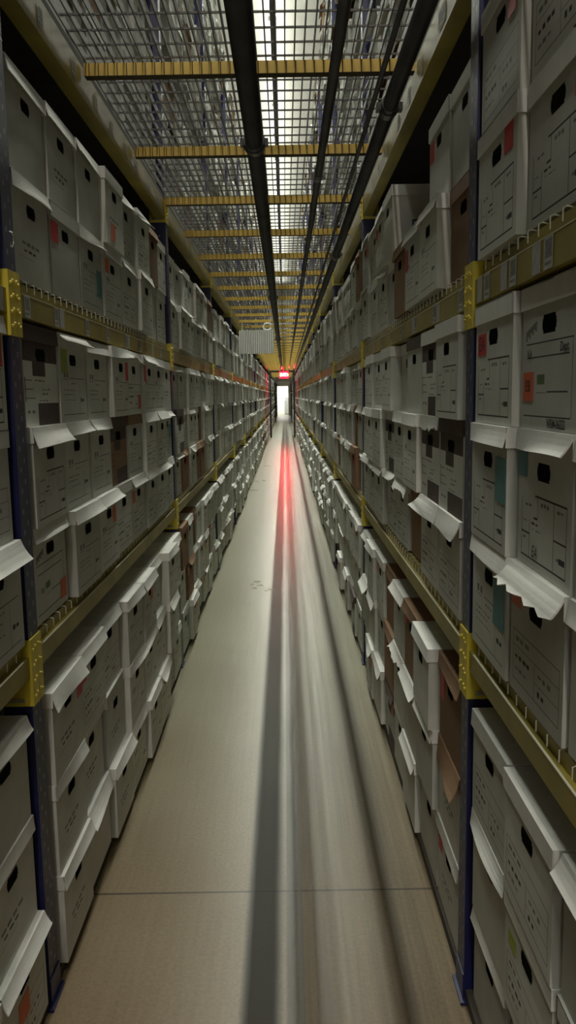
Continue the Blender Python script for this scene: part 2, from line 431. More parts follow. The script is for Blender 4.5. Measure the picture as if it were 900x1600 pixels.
# --- left rack, bay nearer than the first upright
S('L', -1, 2, 2, 7, form='A', out=.01, aL=20, aR=30, st=[red(.80, .86, None, .09, .07)])
S('L', -1, 2, 1, 7, form='C', out=.0)
S('L', -1, 2, 0, 7, form='E', out=.02, aL=50, aR=52, drop=.054)
S('L', -1, 1, 2, 7, form='P', out=.0, aL=8, aR=40)
S('L', -1, 1, 1, 7, form='F', out=.0, aL=8, aR=8)
S('L', -1, 1, 0, 7, form='C', out=.02, aL=40, aR=44, st=[ora(.45, .6, None, .07, .06)])
# --- left rack, first bay, upper shelf
S('L', 0, 3, 0, 0, form='F', out=-.005, aL=8, aR=52, curl=8)
S('L', 0, 3, 0, 1, form='P', out=.0, st=[red(.12, .86, None, .075, .055)])
S('L', 0, 3, 0, 2, form='E', out=.0, aL=4, aR=50, st=[('t', .88, .5, .07, .09)])
S('L', 0, 3, 0, 3, form='E', out=.01, aL=20, aR=55, st=[ora(.2, .9, None, .06, .05)])
S('L', 0, 3, 0, 4, form='C', out=.015, aL=35, aR=50)
S('L', 0, 3, 0, 5, form='E', out=.045, aL=45, aR=30)
S('L', 0, 3, 1, 0, form='P', out=-.005, aL=20, aR=10)
S('L', 0, 3, 1, 1, form='F', out=.0, aL=40, aR=44)
S('L', 0, 3, 1, 2, form='P', out=.005, aL=30, aR=45)
S('L', 0, 3, 1, 3, form='F', out=.04, st=[ora(.35, .25, None, .07, .06)])
S('L', 0, 3, 1, 4, form='C', out=.01, aL=25, aR=60)
S('L', 0, 3, 1, 5, form='C', out=.035, aL=20, aR=62)
S('L', 0, 3, 1, 6, form='P', out=.02, brown=True, lid='b', aL=25, aR=25)
# middle shelf
S('L', 0, 2, 2, 0, form='D', lid='d', out=.0, aL=12, aR=14)
S('L', 0, 2, 2, 1, form='E', out=.005, aL=152, aR=146, st=[('l', .18, .86, .06, .07)])
S('L', 0, 2, 2, 2, form='E', out=.005, aL=10, aR=40)
S('L', 0, 2, 2, 3, form='E', out=.035, aL=15, aR=62, st=[red(.88, .83, None, .05, .07)])
S('L', 0, 2, 2, 4, form='C', out=.02, aL=78, aR=80, st=[red(.85, .25, None, .05, .06)])
S('L', 0, 2, 2, 5, form='E', out=.04, aL=60, aR=62, st=[red(.12, .85, None, .05, .07)])
S('L', 0, 2, 2, 6, form='E', out=.03, aL=50, aR=40)
S('L', 0, 2, 1, 0, form='A', out=.02, aL=62, aR=58, curl=6, drop=.0542)
S('L', 0, 2, 1, 1, form='E', out=.005, aL=16, aR=52)
S('L', 0, 2, 1, 2, form='E', out=.01, aL=60, aR=24)
S('L', 0, 2, 1, 3, form='D', brown=True, lid='d', out=.0, aL=3, aR=3)
S('L', 0, 2, 1, 4, form='E', out=.01, lid='b', aL=8, aR=10)
S('L', 0, 2, 1, 5, form='C', out=.04, aL=20, aR=66)
S('L', 0, 2, 1, 6, form='C', out=.045, aL=70, aR=70)
S('L', 0, 2, 0, 0, form='B', out=-.005, aL=40, aR=34, curl=10, st=[ora(.86, .22, None, .055, .055)], texts=[('na', .2, .4)])
S('L', 0, 2, 0, 1, form='E', out=.04, aL=30, aR=55)
S('L', 0, 2, 0, 2, form='E', out=.035, aL=60, aR=66, st=[ora(.78, .83, None, .05, .06)])
S('L', 0, 2, 0, 3, form='C', out=.02)
S('L', 0, 2, 0, 4, form='C', out=.02, aL=30, aR=50, st=[ora(.12, .86)])
S('L', 0, 2, 0, 5, form='C', out=.035, aL=40, aR=55)
S('L', 0, 2, 0, 6, form='C', out=.03, aL=50, aR=70)
# floor level
S('L', 0, 1, 2, 0, form='F', out=.035, aL=75, aR=40, curl=-10, drop=.054, st=[red(.92, .9, None, .06, .075)])
S('L', 0, 1, 2, 1, form='C', out=.03, aL=30, aR=38, st=[red(.10, .9, None, .05, .05)])
S('L', 0, 1, 2, 2, form='C', out=.005, aL=40, aR=46)
S('L', 0, 1, 2, 3, form='E', out=.06, aL=14, aR=36)
S('L', 0, 1, 2, 4, form='E', out=.07, aL=42, aR=44, st=[ora(.62, .86, None, .05, .075)])
S('L', 0, 1, 2, 5, form='E', out=.02, aL=45, aR=45)
S('L', 0, 1, 2, 6, form='E', out=.09, aL=8, aR=30)
S('L', 0, 1, 2, 7, form='E', out=.05, aL=60, aR=50)
S('L', 0, 1, 1, 0, form='F', out=.03, aL=4, aR=48)
S('L', 0, 1, 1, 1, form='F', out=.0, aL=2, aR=6)
S('L', 0, 1, 1, 2, form='F', out=.02, noflap=True)
S('L', 0, 1, 1, 3, form='E', out=.055, aL=8, aR=50)
S('L', 0, 1, 1, 4, form='E', out=.06, aL=36, aR=40)
S('L', 0, 1, 1, 5, form='E', out=.05, aL=50, aR=46)
S('L', 0, 1, 1, 6, form='E', out=.085, aL=52, aR=60)
S('L', 0, 1, 0, 0, form='F', out=.04, aL=40, aR=44)
S('L', 0, 1, 0, 1, form='P', out=.02, aL=64, aR=66, drop=.056)
S('L', 0, 1, 0, 2, form='F', out=.055, aL=42, aR=46)
S('L', 0, 1, 0, 3, form='E', out=.05, aL=20, aR=44)
S('L', 0, 1, 0, 4, form='E', out=.08, aL=40, aR=42)
S('L', 0, 1, 0, 5, form='E', out=.075, aL=60, aR=60)
# --- right rack, first bay (col 0 stands just past the post)
S('R', 0, 3, 0, 0, form='P', out=-.03, brown=True, lid='b', st=[red(.9, .8, None, .06, .07)])
S('R', 0, 3, 0, 1, form='E', out=.03, aL=32, aR=20)
S('R', 0, 3, 0, 2, form='E', out=.025, aL=30, aR=32, st=[red(.12, .8, None, .05, .07)])
S('R', 0, 3, 0, 3, form='P', out=.02, brown=True, lid='b', aL=25, aR=25)
S('R', 0, 3, 0, 4, form='P', out=-.01)
S('R', 0, 3, 1, 0, form='P', out=-.03)
S('R', 0, 3, 1, 1, form='P', out=-.02, st=[red(.15, .85, None, .06, .06)])
S('R', 0, 3, 1, 2, form='C', out=-.12)
S('R', 0, 3, 1, 3, form='B', out=-.12)
S('R', 0, 3, 1, 4, form='P', out=.03)
S('R', 0, 2, 2, 0, form='A', out=.035)
S('R', 0, 2, 2, 1, form='D', out=.01, aL=2, aR=4)
S('R', 0, 2, 2, 2, form='P', out=.01, lid='d')
S('R', 0, 2, 2, 3, form='P', out=-.03)
S('R', 0, 2, 2, 4, form='E', out=.04)
S('R', 0, 2, 2, 5, form='E', out=.03)
S('R', 0, 2, 2, 6, form='E', out=.05)
S('R', 0, 2, 2, 7, form='E', out=.01)
S('R', 0, 2, 1, 0, form='D', lid='d', out=.01, aL=6, aR=8)
S('R', 0, 2, 1, 1, form='D', out=.01, aL=10, aR=14, torn=True)
S('R', 0, 2, 1, 2, form='E', out=.035, aL=12, aR=16)
S('R', 0, 2, 1, 3, form='E', out=.02, aL=10, aR=14)
S('R', 0, 2, 1, 4, form='D', out=.01)
S('R', 0, 2, 1, 5, form='E', out=.05)
S('R', 0, 2, 1, 6, form='E', out=.05, aL=10, aR=10)
S('R', 0, 2, 1, 7, form='E', out=.02, aL=40, aR=30)
S('R', 0, 2, 0, 0, form='C', out=.015, aL=52, aR=56, drop=.054)
S('R', 0, 2, 0, 1, form='C', out=.012, aL=66, aR=58, drop=.054)
S('R', 0, 2, 0, 2, form='P', out=-.02, brown=True, lid='b')
S('R', 0, 2, 0, 3, form='C', out=.0, aL=78, aR=50, torn=True, drop=.054)
S('R', 0, 2, 0, 6, form='C', out=.02, aL=30, aR=60)
S('R', 0, 2, 0, 7, form='C', out=.02, aL=60, aR=36)
S('R', 0, 1, 2, 0, form='P', out=.0, brown=True, lid='b', aL=30, aR=34, st=[red(.14, .8, None, .05, .08)])
S('R', 0, 1, 2, 1, form='P', out=.05, aL=14, aR=16)
S('R', 0, 1, 2, 2, form='P', out=.02, brown=True, lid='b', aL=36, aR=10, st=[red(.1, .95, None, .06, .05)])
S('R', 0, 1, 2, 3, form='P', out=.02, aL=60, aR=60)
S('R', 0, 1, 2, 4, form='P', out=.0, brown=True, lid='b', aL=30, aR=40)
S('R', 0, 1, 2, 5, form='E', out=.02, st=[ora(.2, .9)])
S('R', 0, 1, 1, 0, form='F', out=.0, lid='b', aL=24, aR=40, drop=.07)
S('R', 0, 1, 1, 1, form='P', out=.03, aL=60, aR=16)
S('R', 0, 1, 1, 2, form='P', out=.025, aL=50, aR=62)
S('R', 0, 1, 1, 3, form='P', out=.02, aL=62, aR=48, torn=True)
S('R', 0, 1, 1, 4, form='P', out=.02, brown=True, lid='b', aL=20, aR=30)
S('R', 0, 1, 1, 6, form='P', out=.03, aL=64, aR=60, drop=.054)
S('R', 0, 1, 1, 7, form='P', out=.03, aL=60, aR=66, drop=.054)
S('R', 0, 1, 0, 0, form='F', out=.0, aL=10, aR=60, st=[red(.12, .9, None, .05, .06)])
S('R', 0, 1, 0, 1, form='P', out=.0, aL=3, aR=3)
S('R', 0, 1, 0, 2, form='P', out=.03, aL=52, aR=60)
S('R', 0, 1, 0, 3, form='P', out=.01)

def random_spec(r, side, lev):
    k = dict(form=r.choice('AECEFPE'), out=r.uniform(-.02, .04) if lev > 1 else r.uniform(-.01, .06))
    q = r.random()
    if q < .30: k.update(aL=0, aR=0)
    elif q < .55: k.update(aL=r.choice((4, 12, 20)), aR=r.choice((40, 52, 64)))
    elif q < .72: k.update(aL=r.choice((40, 52, 64)), aR=r.choice((4, 12, 20)))
    else:
        a = r.choice((36, 50, 64, 76)); k.update(aL=a, aR=a + r.choice((-8, 0, 6)))
    q = r.random()
    if q < .09: k.update(brown=True, lid='b')
    elif q < .12: k.update(lid='d', form='D')
    q = r.random()
    if q < .10: k['st'] = [red(r.choice((.14, .82)), .85)]
    elif q < .18: k['st'] = [ora(r.choice((.14, .82)), .85)]
    elif q < .22: k['st'] = [tea(.84, .7)]
    return k

COLS = {('R', -1): (7, 6, 5), ('L', -1): (7, 6), ('R', 0): range(8), ('L', 0): range(8), ('R', 1): range(8), ('L', 1): range(8)}
MISSING = {('R', 0, 3, 1, 2), ('R', 0, 3, 1, 3)}
BLUEINK = simple('blue_ink', (0.03, 0.05, 0.16), 0.7)
SIDETXT = text_mesh('FILE', .06, BLUEINK, .9, 0, .001)
NBOX = 0
for (side, bay), cols in COLS.items():
    for c in cols:
        for lev in (1, 2, 3):
            for t in range(NTIER[lev]):
                if (side, bay, lev, t, c) in MISSING: continue
                r = random.Random(hash((ord(side), bay, c, lev, t)))
                k = dict(SPEC.get((side, bay, lev, t, c)) or random_spec(r, side, lev))
                if bay < 0 and c == 5 and (side, bay, lev, t, c) not in SPEC: k['out'] = min(k['out'], 0.0)
                k['tilt'] = r.uniform(-0.008, 0.008)
                bo = storage_box(side, bay, c, lev, t, **k); NBOX += 1
                if (side, bay, lev, t, c) == ('R', 0, 3, 1, 4):
                    tx = link('printed_lettering', SIDETXT, bo, (BW / 2 + .001, .12, .10)); tx.rotation_euler = (0, 0, math.pi / 2); tx['label'] = 'blue printed word on the side'

# ------------------------------------------------------------------ the many boxes further down the aisle: one mass
PAL = [PAPER, PAPER_B, PAPER_C, INK, SMUDGE, BROWN, DARKBROWN, RED, TEAL, ORANGE, LIDM]
def far_variant(seed, lod):
    r = random.Random(seed); mb = MB(); w = BW / 2; T = BH - .003
    base = r.choice((0, 1, 1, 0, 2)) if r.random() > .1 else 5
    hs = [a + (6,) for a in hole_steps()[1:4:2]] if lod == 0 else [(-.04, .155, .04, .185, 6)]
    rects = [(*h,) for h in hs]
    if lod == 0:
        rects += [R_(.08, .62, .92, .632, 3), R_(.08, .10, .92, .112, 3), R_(.68, .1, .69, .62, 3), R_(.12, .40, .5, .44, 4), R_(.74, .2, .9, .26, 4)]
    else:
        rects += [R_(.1, .3, .6, .5, 4)]
    q = r.random()
    if q < .1: rects.append(R_(.7, .75, .92, 1., 7))
    elif q < .18: rects.append(R_(.05, .75, .25, 1., 9))
    elif q < .22: rects.append(R_(.7, .5, .95, .9, 8))
    sheet(mb, -w, w, 0, T, rects, (), 0, base)
    n = len(mb.v)
    mb.v += [(-w, 0, 0), (w, 0, 0), (w, BD, 0), (-w, BD, 0), (-w, 0, T), (w, 0, T), (w, BD, T), (-w, BD, T)]
    for qd in ((4, 5, 6, 7), (1, 2, 6, 5), (3, 0, 4, 7)):
        mb.f.append(tuple(n + i for i in qd)); mb.m.append(base)
    lw = w + .004; lm = 10 if base != 5 else 5
    q = r.random()
    aL, aR = (0, 0) if q < .35 else ((8, 60) if q < .6 else ((58, 10) if q < .72 else (62, 66)))
    top = [(-lw, -.004, BH), (0, -.004, BH), (lw, -.004, BH)]
    bot = []
    for (x, y, z), a in zip(top, (aL, (aL + aR) / 2, aR)):
        a = math.radians(a * .62); bot.append((x, y - LIP * math.sin(a), z - LIP * math.cos(a)))
    for i in range(2): mb.quad((bot[i], bot[i + 1], top[i + 1], top[i]), lm)
    mb.quad(((-lw, -.004, BH), (lw, -.004, BH), (lw, BD, BH), (-lw, BD, BH)), lm)
    for s in (-1, 1): mb.quad(((s * lw, -.004, BH), (s * lw, BD, BH), (s * lw, BD, BH - LIP), (s * lw, -.004, BH - LIP)), lm)
    return mb
VAR = {l: [far_variant(100 * l + i, l) for i in range(26)] for l in (0, 1)}
VARN = {l: [(np.array(m.v, float), m.f, m.m) for m in VAR[l]] for l in VAR}
def mass(name, items, label, cat):
    vs, faces, mats, off = [], [], [], 0
    for (l, k, x, y, z, rz) in items:
        v, f, mm = VARN[l][k]; c, s = math.cos(rz), math.sin(rz)
        q = np.empty_like(v); q[:, 0] = c * v[:, 0] - s * v[:, 1] + x; q[:, 1] = s * v[:, 0] + c * v[:, 1] + y; q[:, 2] = v[:, 2] + z
        vs.append(q); faces += [tuple(i + off for i in t) for t in f]; mats += mm; off += len(v)
    V = np.concatenate(vs)
    me = bpy.data.meshes.new(name); me.from_pydata(V.tolist(), [], faces)
    for m in PAL: me.materials.append(m)
    me.polygons.foreach_set('material_index', mats); me.update()
    o = link(name, me); o['label'] = label; o['category'] = cat; o['kind'] = 'stuff'
    return o
items = []
for side in 'LR':
    for bay in range(2, NBAY):
        for c in range(8):
            if abs(col_y(bay, c) - 30.85) < CP / 2 + .06: continue
            for lev in (1, 2, 3):
                for t in range(NTIER[lev]):
                    if rnd.random() < .02 and t == NTIER[lev] - 1: continue
                    out = rnd.uniform(-.02, .028) + (.008 if lev == 1 else 0)
                    items.append((0 if bay < 8 else 1, rnd.randrange(26), XF[side] + SG[side] * (-.012 + out), col_y(bay, c), SHELF[lev] + TIER * t, RZ[side] + rnd.uniform(-.01, .01)))
mass('storage_boxes', items, 'rows of white file boxes far down both racks towards the bright doorway', 'boxes')
items = []
for side in 'LR':
    for k in range(8 * 17):
        y = col_y(k // 8, k % 8)
        for t in range(15):
            if t % 4 == 3 or t > 10: continue
            if rnd.random() < .05: continue
            items.append((1, rnd.randrange(26), XF[side] + SG[side] * rnd.uniform(-.05, -.01), y, 2.626 + t * .262, RZ[side]))
mass('upper_storage_boxes', items, 'file boxes on the level above, seen through the overhead grating', 'boxes')

# ------------------------------------------------------------------ rack uprights
def upright_mesh(s):
    """s=+1: aisle is towards +x (left rack). Local: aisle face at x=0, post spans y in [-POST_W,0]."""
    mb = MB(); H = 5.3
    rects = []
    z = 0.08
    while z < 2.75:
        rects += [(-0.056, z, -0.048, z + .012, 1), (-0.027, z + .02, -0.019, z + .032, 1)]; z += 0.05
    tmp = MB(); sheet(tmp, -POST_W, 0, 0, H, rects)
    for v in tmp.v: mb.v.append((0.0, v[0], v[2]))
    mb.f += [f if s > 0 else tuple(reversed(f)) for f in tmp.f]; mb.m += tmp.m
    n = len(mb.v); tmp = MB()
    rects = []; z = 0.11
    while z < 2.75:
        rects.append((-0.04 if s > 0 else 0.033, z, -0.033 if s > 0 else 0.04, z + .01, 1)); z += 0.10
    a, b = (-POST_D, 0) if s > 0 else (0, POST_D)
    sheet(tmp, a, b, 0, H, rects)
    mb.v += [(v[0], -POST_W, v[2]) for v in tmp.v]
    mb.f += [tuple(n + i for i in f) for f in tmp.f]; mb.m += tmp.m
    xb = -s * POST_D
    mb.quad(((0, 0, 0), (xb, 0, 0), (xb, 0, H), (0, 0, H)))
    mb.quad(((xb, 0, 0), (xb, -POST_W, 0), (xb, -POST_W, H), (xb, 0, H)))
    return mb.mesh('post_column', [BLUE, PALE])
def base_plate_mesh(s):
    mb = MB()
    x0, x1 = sorted((s * 0.012, -s * (POST_D + .04)))
    mb.box(x0, x1, -POST_W - 0.02, 0.012, 0.0, 0.008)
    x0, x1 = sorted((s * 0.004, s * .0005)); mb.box(x0, x1, -POST_W - 0.004, 0.002, .008, 0.075)
    return mb.mesh('base_plate', BLUE)
UP = {'L': upright_mesh(1), 'R': upright_mesh(-1)}; BP = {'L': base_plate_mesh(1), 'R': base_plate_mesh(-1)}
for side in 'LR':
    for i in range(-1, NBAY + 1):
        y = POST0 + i * PITCH
        if i < 0: continue
        o = thing('rack_upright', f'blue steel rack upright, {SIDE[side]} rack, {ORD[i + 1]} post from the camera end', 'rack post', (XF[side], y, 0), 0, f'blue uprights of the {SIDE[side]} rack')
        link('post_column', UP[side], o)
        if i < 10: link('base_plate', BP[side], o)
# the ring hooked on the first left post
mb = MB(); mb.tube([(0.0, math.cos(a) * .016, math.sin(a) * .016) for a in [math.radians(d) for d in range(-110, 120, 15)]], .0022, 6)
thing('wire_ring', 'small bright open wire ring hooked on first blue post of left rack', 'ring', (XL + .006, POST0 - .04, 1.915), 0, None, mb.mesh('wire_ring', CHROME, True))

# ------------------------------------------------------------------ shelf rails, their connectors, labels, wire decks
RAILLEN = PITCH - POST_W - 0.002
def rail_mesh(s, h, step=True):
    P = [(0, -h), (0, -.030), (-.016, -.030), (-.016, 0), (-.05, 0), (-.05, -h)] if step else [(0, -h), (0, 0), (-.05, 0), (-.05, -h)]
    mb = MB(); mb.prism([(s * x, z) for x, z in P], 0.001, RAILLEN + .001)
    if step: mb.box(*sorted((s * .0006, -s * .004)), .04, RAILLEN - .04, -.0305, -.0285, 1)  # pale strip painted as the light caught along the ledge
    if s < 0: mb.f = [tuple(reversed(f)) for f in mb.f]
    return mb.mesh('rail_body', [OLIVE, LEDGE_GLINT])
def connector_mesh(s, end, top, bot):
    """yellow angle plate at one end of a rail: a leaf on the aisle face of the post, a leaf along the post's side"""
    mb = MB(); d = -1 if end == 0 else 1
    y0 = 0.0 if end == 0 else RAILLEN + .002
    ya, yb = sorted((y0 + d * .0365, y0 - d * .004))
    x0, x1 = sorted((s * .0008, s * .006)); mb.box(x0, x1, ya, yb, bot, top)
    # side leaf with a slot, standing just inside the bay
    xa, xb = sorted((s * .006, -s * .085)); yy = sorted((y0 - d * .001, y0 - d * .004))
    k = len(mb.v); tmp = MB()
    sl = (-.045 if s > 0 else .037, bot + .03, -.037 if s > 0 else .045, bot + .075, 1)
    sheet(tmp, xa, xb, bot, top, [sl])
    yv = y0 - d * .0042
    mb.v += [(v[0], yv if end == 1 or True else yv, v[2]) for v in tmp.v]
    mb.f += [tuple(k + i for i in f) for f in tmp.f]; mb.m += tmp.m
    for q in range(4):
        z = bot + .022 + (top - bot - .05) * q / 3
        for dy in (.010, .024):
            mb.dome((s * .006, y0 + d * dy, z + (.006 if dy > .02 else 0)), (s, 0), .0045, .0045, 0, 8)
    return mb.mesh('rail_connector', [YELLOW, GROOVE])
def clip_mesh(s, end, bot):
    mb = MB(); d = -1 if end == 0 else 1; y0 = 0.0 if end == 0 else RAILLEN + .002
    x0, x1 = sorted((-s * .015, -s * .075)); yv = y0 - d * .0042
    a, b = sorted((yv - d * .001, yv - d * .007)); mb.box(x0, x1, a, b, bot + .012, bot + .021)
    return mb.mesh('safety_clip', CHROME)
def label_mesh(s, pale):
    mb = MB(); T = MB()
    if pale: sheet(T, -.024, .024, -.026, .026, [])
    else: sheet(T, -.024, .024, -.026, .026, [(-.018, -.008, .018, .022, 1), (-.018, -.019, .014, -.014, 2)])
    mb.v = [(s * .0008, (v[0]) * s, v[2]) for v in T.v]; mb.f = T.f; mb.m = T.m
    return mb.mesh('shelf_label', [LABELW, SMUDGE, SMUDGE])
RH = {1: .080, 2: .085, 3: .095}
TOPB = {1: .978, 2: 1.844, 3: 2.596}; BOTB = {1: .812, 2: 1.697, 3: 2.484}
RM, CM, KM, LBM = {}, {}, {}, {}
for side in 'LR':
    s = SG[side]
    for lev in (1, 2, 3):
        RM[side, lev] = rail_mesh(s, RH[lev], lev < 3)
        for e in (0, 1):
            CM[side, lev, e] = connector_mesh(s, e, TOPB[lev] - RAIL_TOP[lev], BOTB[lev] - RAIL_TOP[lev])
            KM[side, lev, e] = clip_mesh(s, e, BOTB[lev] - RAIL_TOP[lev])
    LBM[side] = (label_mesh(s, False), label_mesh(s, True))
RAILW = {1: 'lower', 2: 'middle', 3: 'top'}
def between(i): return 'before the first post' if i < 0 else f'between {ORD[i + 1]} and {ORD[i + 2]} posts'
for side in 'LR':
    for lev in (1, 2, 3):
        for i in range(-1, NBAY):
            y = POST0 + i * PITCH
            o = thing('shelf_rail', f'{RAILW[lev]} yellow shelf rail of the {SIDE[side]} rack, {between(i)}', 'shelf rail', (XF[side], y, RAIL_TOP[lev]), 0, f'{RAILW[lev]} rails of the {SIDE[side]} rack')
            link('rail_body', RM[side, lev], o)
            if i < 9:
                for e in (0, 1):
                    cn = link('rail_connector', CM[side, lev, e], o)
                    if i < 2: link('safety_clip', KM[side, lev, e], cn)
            if i < 3 and lev >= 2:
                r = random.Random(i * 7 + lev + ord(side)); yy = .07 if i >= 0 or side == 'L' else .1
                zz = -.057 if lev == 2 else -.05
                if i < 0: seq = [RAILLEN - .05 - .085 * 0, RAILLEN - .115, RAILLEN - .25, RAILLEN - .315, RAILLEN - .46, RAILLEN - .525, RAILLEN - .68]
                else:
                    seq = []
                    while yy < RAILLEN - .06: seq.append(yy); yy += r.choice((.055, .26, .30, .34))
                for n_, q in enumerate(seq):
                    lb = link('shelf_label', LBM[side][(n_ + 1) % 2 if i < 0 else (0 if r.random() < .75 else 1)], o, (0, q, zz))
def deck_mesh(s, pitch):
    mb = MB(); n = int(RAILLEN / pitch)
    for k in range(n):
        y = .03 + k * pitch; r = .0013
        mb.tube([(-s * .82, y, .0032), (-s * .020, y, .0032), (-s * .011, y, .0052), (-s * .005, y, .003), (-s * .005, y, -.018)], r, 5)
    for x in (.06, .2, .34, .6, .8): mb.tube([(-s * x, .01, .0029), (-s * x, RAILLEN - .01, .0029)], .0026, 4)
    return mb.mesh('wire_deck', STEEL)
DK = {(sd, f): deck_mesh(SG[sd], .062 if f == 0 else .124) for sd in 'LR' for f in (0, 1)}
for side in 'LR':
    for lev in (1, 2):
        for i in range(-1, 14):
            thing('wire_deck', f'wire mesh deck on the {RAILW[lev]} rail of the {SIDE[side]} rack, {between(i)}', 'wire deck',
                  (XF[side], POST0 + i * PITCH, RAIL_TOP[lev]), 0, f'wire decks on the {RAILW[lev]} rails of the {SIDE[side]} rack', DK[side, 0 if i < 4 else 1])
for side in 'LR':
    s = SG[side]
    x0, x1 = sorted((-s * .004, -s * .85))
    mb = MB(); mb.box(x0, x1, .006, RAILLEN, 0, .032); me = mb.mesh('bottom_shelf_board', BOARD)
    for i in range(-1, NBAY):
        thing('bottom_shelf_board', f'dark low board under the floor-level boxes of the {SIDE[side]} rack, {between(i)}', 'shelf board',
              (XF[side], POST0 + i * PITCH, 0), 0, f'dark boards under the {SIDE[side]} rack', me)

for side in 'LR':
    s = SG[side]
    x0, x1 = sorted((-s * .004, -s * .9))
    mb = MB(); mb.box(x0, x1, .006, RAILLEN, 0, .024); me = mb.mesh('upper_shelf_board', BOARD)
    for i in range(-1, 17):
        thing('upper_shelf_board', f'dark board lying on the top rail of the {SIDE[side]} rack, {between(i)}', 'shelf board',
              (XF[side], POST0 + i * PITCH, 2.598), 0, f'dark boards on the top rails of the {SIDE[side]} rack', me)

# ------------------------------------------------------------------ overhead walkway: yellow cross bars and bar grating
GX0, GX1 = XL + .002, XR - .002
def cross_bar_mesh():
    mb = MB(); T = MB(); rects = []
    x = GX0 + .015
    while x < GX1: rects.append((x, 0, x + .0035, .038, 1)); x += .030
    sheet(T, GX0, GX1, 0, .038, rects)
    mb.v = [(v[0], 0, v[2]) for v in T.v]; mb.f = list(T.f); mb.m = list(T.m)
    n = len(mb.v)
    mb.v += [(GX0, 0, 0), (GX1, 0, 0), (GX1, .04, 0), (GX0, .04, 0), (GX0, 0, .038), (GX1, 0, .038), (GX1, .04, .038), (GX0, .04, .038)]
    for q, m in (((0, 3, 2, 1), 1), ((4, 5, 6, 7), 0), ((2, 3, 7, 6), 0), ((0, 4, 7, 3), 0), ((1, 2, 6, 5), 0)):
        mb.f.append(tuple(n + i for i in q)); mb.m.append(m)
    return mb.mesh('cross_bar', [BARYEL, GROOVE])
CB = cross_bar_mesh()
NB = int((46 - 1.0) / (PITCH / 3))
for k in range(1, NB):
    y = 2.78 - PITCH / 3 + k * PITCH / 3
    w = f'{ORD[k]} yellow grooved cross bar under the overhead grating, counted from the nearest' if 1 <= k < len(ORD) else 'yellow grooved cross bar under the overhead grating, far down the aisle'
    thing('cross_bar', w, 'cross bar', (0, y, 2.572), 0, 'far yellow cross bars' if k >= len(ORD) else 'yellow cross bars', CB)
def grating_mesh():
    mb = MB(); Lg = PITCH - .004; x = GX0 + .006
    while x < GX1: mb.box(x, x + .004, 0, Lg, 0, .025); x += .0302
    y = .05
    while y < Lg: mb.box(GX0, GX1, y, y + .0055, .019, .0245); y += .1016
    return mb.mesh('grating_panel', GRATE)
GM = grating_mesh()
for i in range(-1, 17):
    thing('grating_panel', f'overhead steel bar grating panel spanning the aisle {between(i)}', 'grating', (0, POST0 + i * PITCH - .04, 2.612), 0, 'overhead grating panels', GM)

# ------------------------------------------------------------------ pipes along the aisle under the grating
def pipe(name, label, x, z, r, y0, y1, mat, collars=(), cat='pipe', step=None):
    o = thing(name, label, cat, (x, y0, z))
    mb = MB(); mb.tube([(0, 0, 0), (0, y1 - y0, 0)], r, 20); link('pipe_run', mb.mesh('pipe_run', mat, True), o)
    for c in collars:
        mb = MB(); k = c - y0
        mb.tube([(0, k - .045, 0), (0, k + .045, 0)], r * 1.18, 20)
        mb.tube([(0, k - .012, 0), (0, k + .012, 0)], r * 1.32, 20)
        for sx in (-1, 1): mb.box(sx * r * 1.2 - .014, sx * r * 1.2 + .014, k - .02, k + .02, -.012, .012)
        link('pipe_coupling', mb.mesh('pipe_coupling', mat), o)
    return o
pipe('sprinkler_pipe', 'thick dark sprinkler pipe running down the aisle under the grating', -.103, 2.527, .034, .6, 46, PIPE, [3.35, 8.4, 14.4, 20.4])
pipe('conduit', 'thin grey conduit right of the thick pipe under the grating', .168, 2.54, .0165, .6, 40, CONDUIT, [3.9, 7.0])
pipe('conduit', 'thick dark conduit close along the right top rail', .378, 2.535, .026, .6, 44, PIPE, [3.0, 6.0])
pipe('conduit', 'thinnest grey conduit beside the dark conduit along the right top rail', .322, 2.548, .009, .6, 44, CONDUIT)
pipe('upper_pipe', 'slim pipe running above the grating on the level above', -.055, 5.0, .028, 1.5, 60, PIPE)

# ------------------------------------------------------------------ ribbed white panel hanging from the grating
o = thing('ribbed_panel', 'white ribbed panel hanging under the grating left of the thick pipe', 'panel', (-.37, 11.2, 2.29))
mb = MB(); n = 17; W_ = .47
tmp = []
for k in range(n):
    a = -W_ / 2 + W_ * k / n; b = -W_ / 2 + W_ * (k + 1) / n; q = (b - a)
    tmp += [(a, 0), (a + q * .2, -.012), (a + q * .7, -.012), (a + q * .85, 0)]
tmp.append((W_ / 2, 0)); pts = tmp + [(W_ / 2, .05), (-W_ / 2, .05)]
N_ = len(pts); mb.v = [(x, y, z) for z in (-.17, .14) for x, y in pts]
for i in range(N_):
    j = (i + 1) % N_; mb.f.append((i, j, N_ + j, N_ + i)); mb.m.append(1 if i < N_ - 3 and i % 4 in (2, 3) else 0)  # groove faces in a darker white, shade put into the colour
mb.f.append(tuple(reversed(range(N_)))); mb.m.append(0); mb.f.append(tuple(range(N_, 2 * N_))); mb.m.append(0)
link('panel_face', mb.mesh('panel_face', [WHITE, RIB_SHADE]), o)
mb = MB(); mb.tube([(-.12 + math.cos(a) * .045, .02, .175 + math.sin(a) * .035) for a in [2 * math.pi * k / 16 for k in range(17)]], .009, 8)
link('hanger_ring', mb.mesh('hanger_ring', GRATE, True), o)
mb = MB(); mb.tube([(.15 + math.cos(a) * .055, .02, .185 + math.sin(a) * .045) for a in [math.radians(d) for d in range(20, 341, 20)]], .012, 8)
link('hanger_ring', mb.mesh('hanger_ring', WHITE, True), o)
for sx in (-.19, .19):
    mb = MB(); mb.tube([(sx, .025, .14), (sx, .025, .322)], .004, 6); link('hanger_wire', mb.mesh('hanger_wire', STEEL), o)

